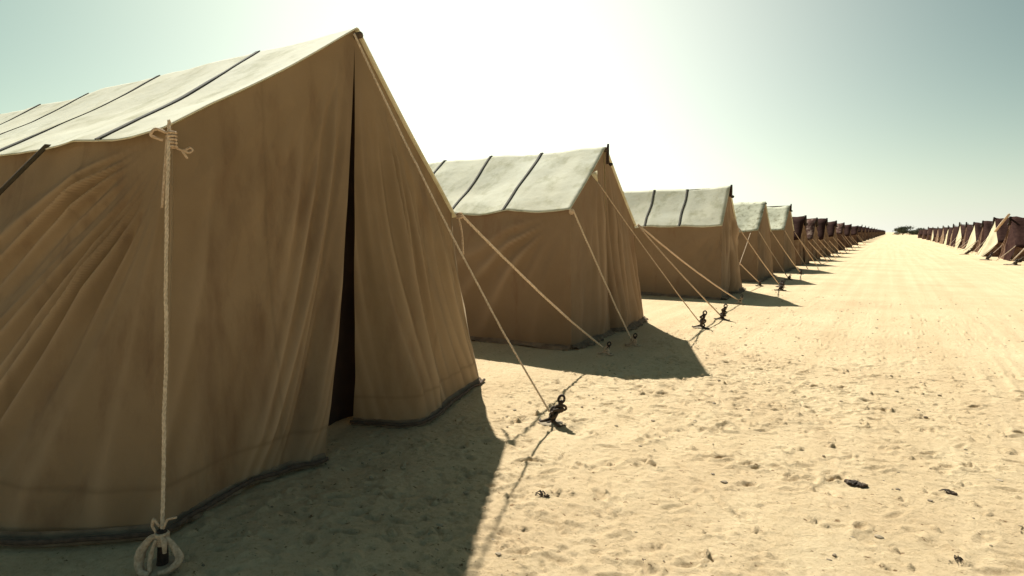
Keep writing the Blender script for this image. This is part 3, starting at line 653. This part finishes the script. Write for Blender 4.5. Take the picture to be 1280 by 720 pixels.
# pebbles and crumbs of earth lying all over the sand
mb = MB()
for k in range(2600):
    x = rs.uniform(-3.1, 6.5); y = 1.3+rs.rand()**1.6*17
    if rs.rand() < .7*math.exp(-((x-2.6)/1.5)**4): continue
    r = .003+.014*rs.rand()**5
    mb.ball((x, y, gz(x, y)+r*.25), r, 1, (rs.uniform(.8, 1.7), rs.uniform(.8, 1.3), .65), .5)
tag(mb.build('pebbles', M['stone'], None, smooth=False), 'scattered pebbles and earth crumbs on the sand', None, kind='stuff')
# dry twigs
def twig(x, y, s, label, seed, group='dry twigs on the sand'):
    r_ = np.random.RandomState(seed); z = gz(x, y); mb = MB()
    for i in range(6):
        a_ = seed+r_.normal(0, .45); l = s*r_.uniform(.4, .9); px, py = x+r_.uniform(-.3, .3)*s, y+r_.uniform(-.3, .3)*s
        P = smooth_poly([(px, py, z+.008), (px+l*.4*math.cos(a_), py+l*.4*math.sin(a_), z+r_.uniform(.012, .035)), (px+l*math.cos(a_+.5), py+l*math.sin(a_+.5), z+.008)], 10, 2)
        mb.tube(P, np.linspace(.007, .003, 10)*s/.12, 5)
    for i in range(7): mb.ball((x+r_.uniform(-.35, .35)*s, y+r_.uniform(-.25, .25)*s, z+.006), .016*s/.12*r_.uniform(.5, 1.2), 2, (1.2, 1, .9), .8)
    tag(mb.build('dry_twig', M['twig'], None), label, 'twig', group)
twig(-.12, 4.33, .13, 'dark clump of dry twigs on open sand right of centre', 1)
twig(.38, 4.5, .08, 'smaller dark dry twigs to the right of the dark twig clump', 2)
twig(-1.72, 3.14, .07, 'short dark twig on sand nearest the first tent shadow edge', 3)
twig(.35, 3.55, .05, 'tiny dark twig lying near the bottom right corner', 4)
twig(-.95, 2.75, .06, 'thin twig lying on sand at the bottom middle', 5)

# ---------------------------------------------------------------- far trees
def tree(x, y, w, h, label, seed):
    t = thing('tree', label, 'tree', (x, y, 0), 'trees at the end of the road'); r_ = np.random.RandomState(seed)
    mb = MB().tube([(x, y, -.5), (x+.2, y, h*.25), (x, y, h*.5)], [.35, .28, .18], 8)
    for i in range(5):
        a_ = r_.uniform(0, 6.28); mb.tube([(x+.1, y, h*.3), (x+w*.3*math.cos(a_), y+w*.3*math.sin(a_), h*r_.uniform(.55, .8))], [.16, .06], 6)
    mb.build('trunk', M['bark'], t)
    cr = MB(); cl = [(r_.normal(0, .27, 3)*(w, w, 0)+(x, y, h*r_.uniform(.15, .85))) for _ in range(16)]
    V = []; Fc = []
    for c_ in cl:
        for i in range(220):
            p = c_+r_.normal(0, 1, 3)*(w*.11, w*.11, h*.10); s = r_.uniform(.15, .4); u = r_.normal(0, 1, 3); u /= np.linalg.norm(u); v = np.cross(u, r_.normal(0, 1, 3)); v /= np.linalg.norm(v)
            n = len(V); V += [p-u*s, p+v*s*.5, p+u*s, p-v*s*.5]; Fc.append((n, n+1, n+2, n+3))
    cr.add(V, Fc); cr.build('crown', M['leaf'], t, smooth=False)
tree(5, 420, 9, 4.9, 'leftmost dark tree at the far end of the road', 1)
tree(13, 430, 8, 3.7, 'dark low tree just right of the leftmost far tree', 2)
tree(22, 470, 6, 3.8, 'small dark tree beside the last tents of the right row', 3)

# ---------------------------------------------------------------- light, sky, camera
az = math.atan2(.636, -.77); EL = R(48)
sv = Vector((math.cos(az)*math.cos(EL), math.sin(az)*math.cos(EL), math.sin(EL)))
sun = bpy.data.lights.new('sun', 'SUN'); sun.energy = 5.0; sun.angle = R(.8); sun.color = (1, .985, .89)
so = bpy.data.objects.new('sun', sun); COL.objects.link(so); so.rotation_euler = sv.to_track_quat('Z', 'Y').to_euler()
w = bpy.data.worlds.new('World'); SC.world = w; w.use_nodes = True; nt = w.node_tree; nt.nodes.clear(); L = nt.links.new
out = N(nt, 'ShaderNodeOutputWorld'); bg = N(nt, 'ShaderNodeBackground'); bg.inputs[1].default_value = .036
sk = N(nt, 'ShaderNodeTexSky', sky_type='NISHITA'); sk.sun_disc = False; sk.sun_elevation = EL; sk.sun_rotation = math.pi/2-az
sk.dust_density = 1.8; sk.air_density = 1.0; sk.ozone_density = 1.5; sk.altitude = 0
tint = N(nt, 'ShaderNodeMix', data_type='RGBA', blend_type='MULTIPLY'); tint.inputs[0].default_value = 1; L(sk.outputs[0], tint.inputs[6]); tint.inputs[7].default_value = (.80, 1.11, .78, 1)
L(tint.outputs[2], bg.inputs[0])
# pale dust in the air, brightest low under the sun
tcw = N(nt, 'ShaderNodeTexCoord'); ga = R(-2)
gd = Vector((math.sin(ga-R(31.8))*math.cos(R(14)), math.cos(ga-R(31.8))*math.cos(R(14)), math.sin(R(14))))
dp = N(nt, 'ShaderNodeVectorMath', operation='DOT_PRODUCT'); L(tcw.outputs['Generated'], dp.inputs[0]); dp.inputs[1].default_value = gd
ac = N(nt, 'ShaderNodeMath', operation='ARCCOSINE'); L(dp.outputs['Value'], ac.inputs[0])
sq = N(nt, 'ShaderNodeMath', operation='DIVIDE'); L(ac.outputs[0], sq.inputs[0]); sq.inputs[1].default_value = R(27)
p2 = N(nt, 'ShaderNodeMath', operation='POWER'); L(sq.outputs[0], p2.inputs[0]); p2.inputs[1].default_value = 2
ng = N(nt, 'ShaderNodeMath', operation='MULTIPLY'); L(p2.outputs[0], ng.inputs[0]); ng.inputs[1].default_value = -1
ex = N(nt, 'ShaderNodeMath', operation='EXPONENT'); L(ng.outputs[0], ex.inputs[0])
bg2 = N(nt, 'ShaderNodeBackground'); bg2.inputs[0].default_value = (1, .90, .75, 1)
ms = N(nt, 'ShaderNodeMath', operation='MULTIPLY'); L(ex.outputs[0], ms.inputs[0]); ms.inputs[1].default_value = .58; L(ms.outputs[0], bg2.inputs[1])
sx = N(nt, 'ShaderNodeSeparateXYZ'); L(tcw.outputs['Generated'], sx.inputs[0])
ab = N(nt, 'ShaderNodeMath', operation='ABSOLUTE'); L(sx.outputs[2], ab.inputs[0])
m9 = N(nt, 'ShaderNodeMath', operation='MULTIPLY'); L(ab.outputs[0], m9.inputs[0]); m9.inputs[1].default_value = -9
e9 = N(nt, 'ShaderNodeMath', operation='EXPONENT'); L(m9.outputs[0], e9.inputs[0])
k9 = N(nt, 'ShaderNodeMath', operation='MULTIPLY'); L(e9.outputs[0], k9.inputs[0]); k9.inputs[1].default_value = .42
bg3 = N(nt, 'ShaderNodeBackground'); bg3.inputs[0].default_value = (1, .98, .93, 1); L(k9.outputs[0], bg3.inputs[1])
ad = N(nt, 'ShaderNodeAddShader'); L(bg.outputs[0], ad.inputs[0]); L(bg2.outputs[0], ad.inputs[1]); ad2 = N(nt, 'ShaderNodeAddShader'); L(ad.outputs[0], ad2.inputs[0]); L(bg3.outputs[0], ad2.inputs[1]); L(ad2.outputs[0], out.inputs[0])

cam = bpy.data.cameras.new('camera'); co = bpy.data.objects.new('camera', cam); COL.objects.link(co); SC.camera = co
cam.sensor_width = 36; cam.lens = 764/1280*36; cam.clip_end = 8000; cam.clip_start = .05
co.location = (0, 0, 1.6); co.rotation_euler = (R(90-5.23), 0, R(31.8))
SC.view_settings.view_transform = 'Standard'; SC.view_settings.look = 'None'; SC.view_settings.exposure = 0.68; SC.view_settings.gamma = 1
SC.render.resolution_x = 1280; SC.render.resolution_y = 720
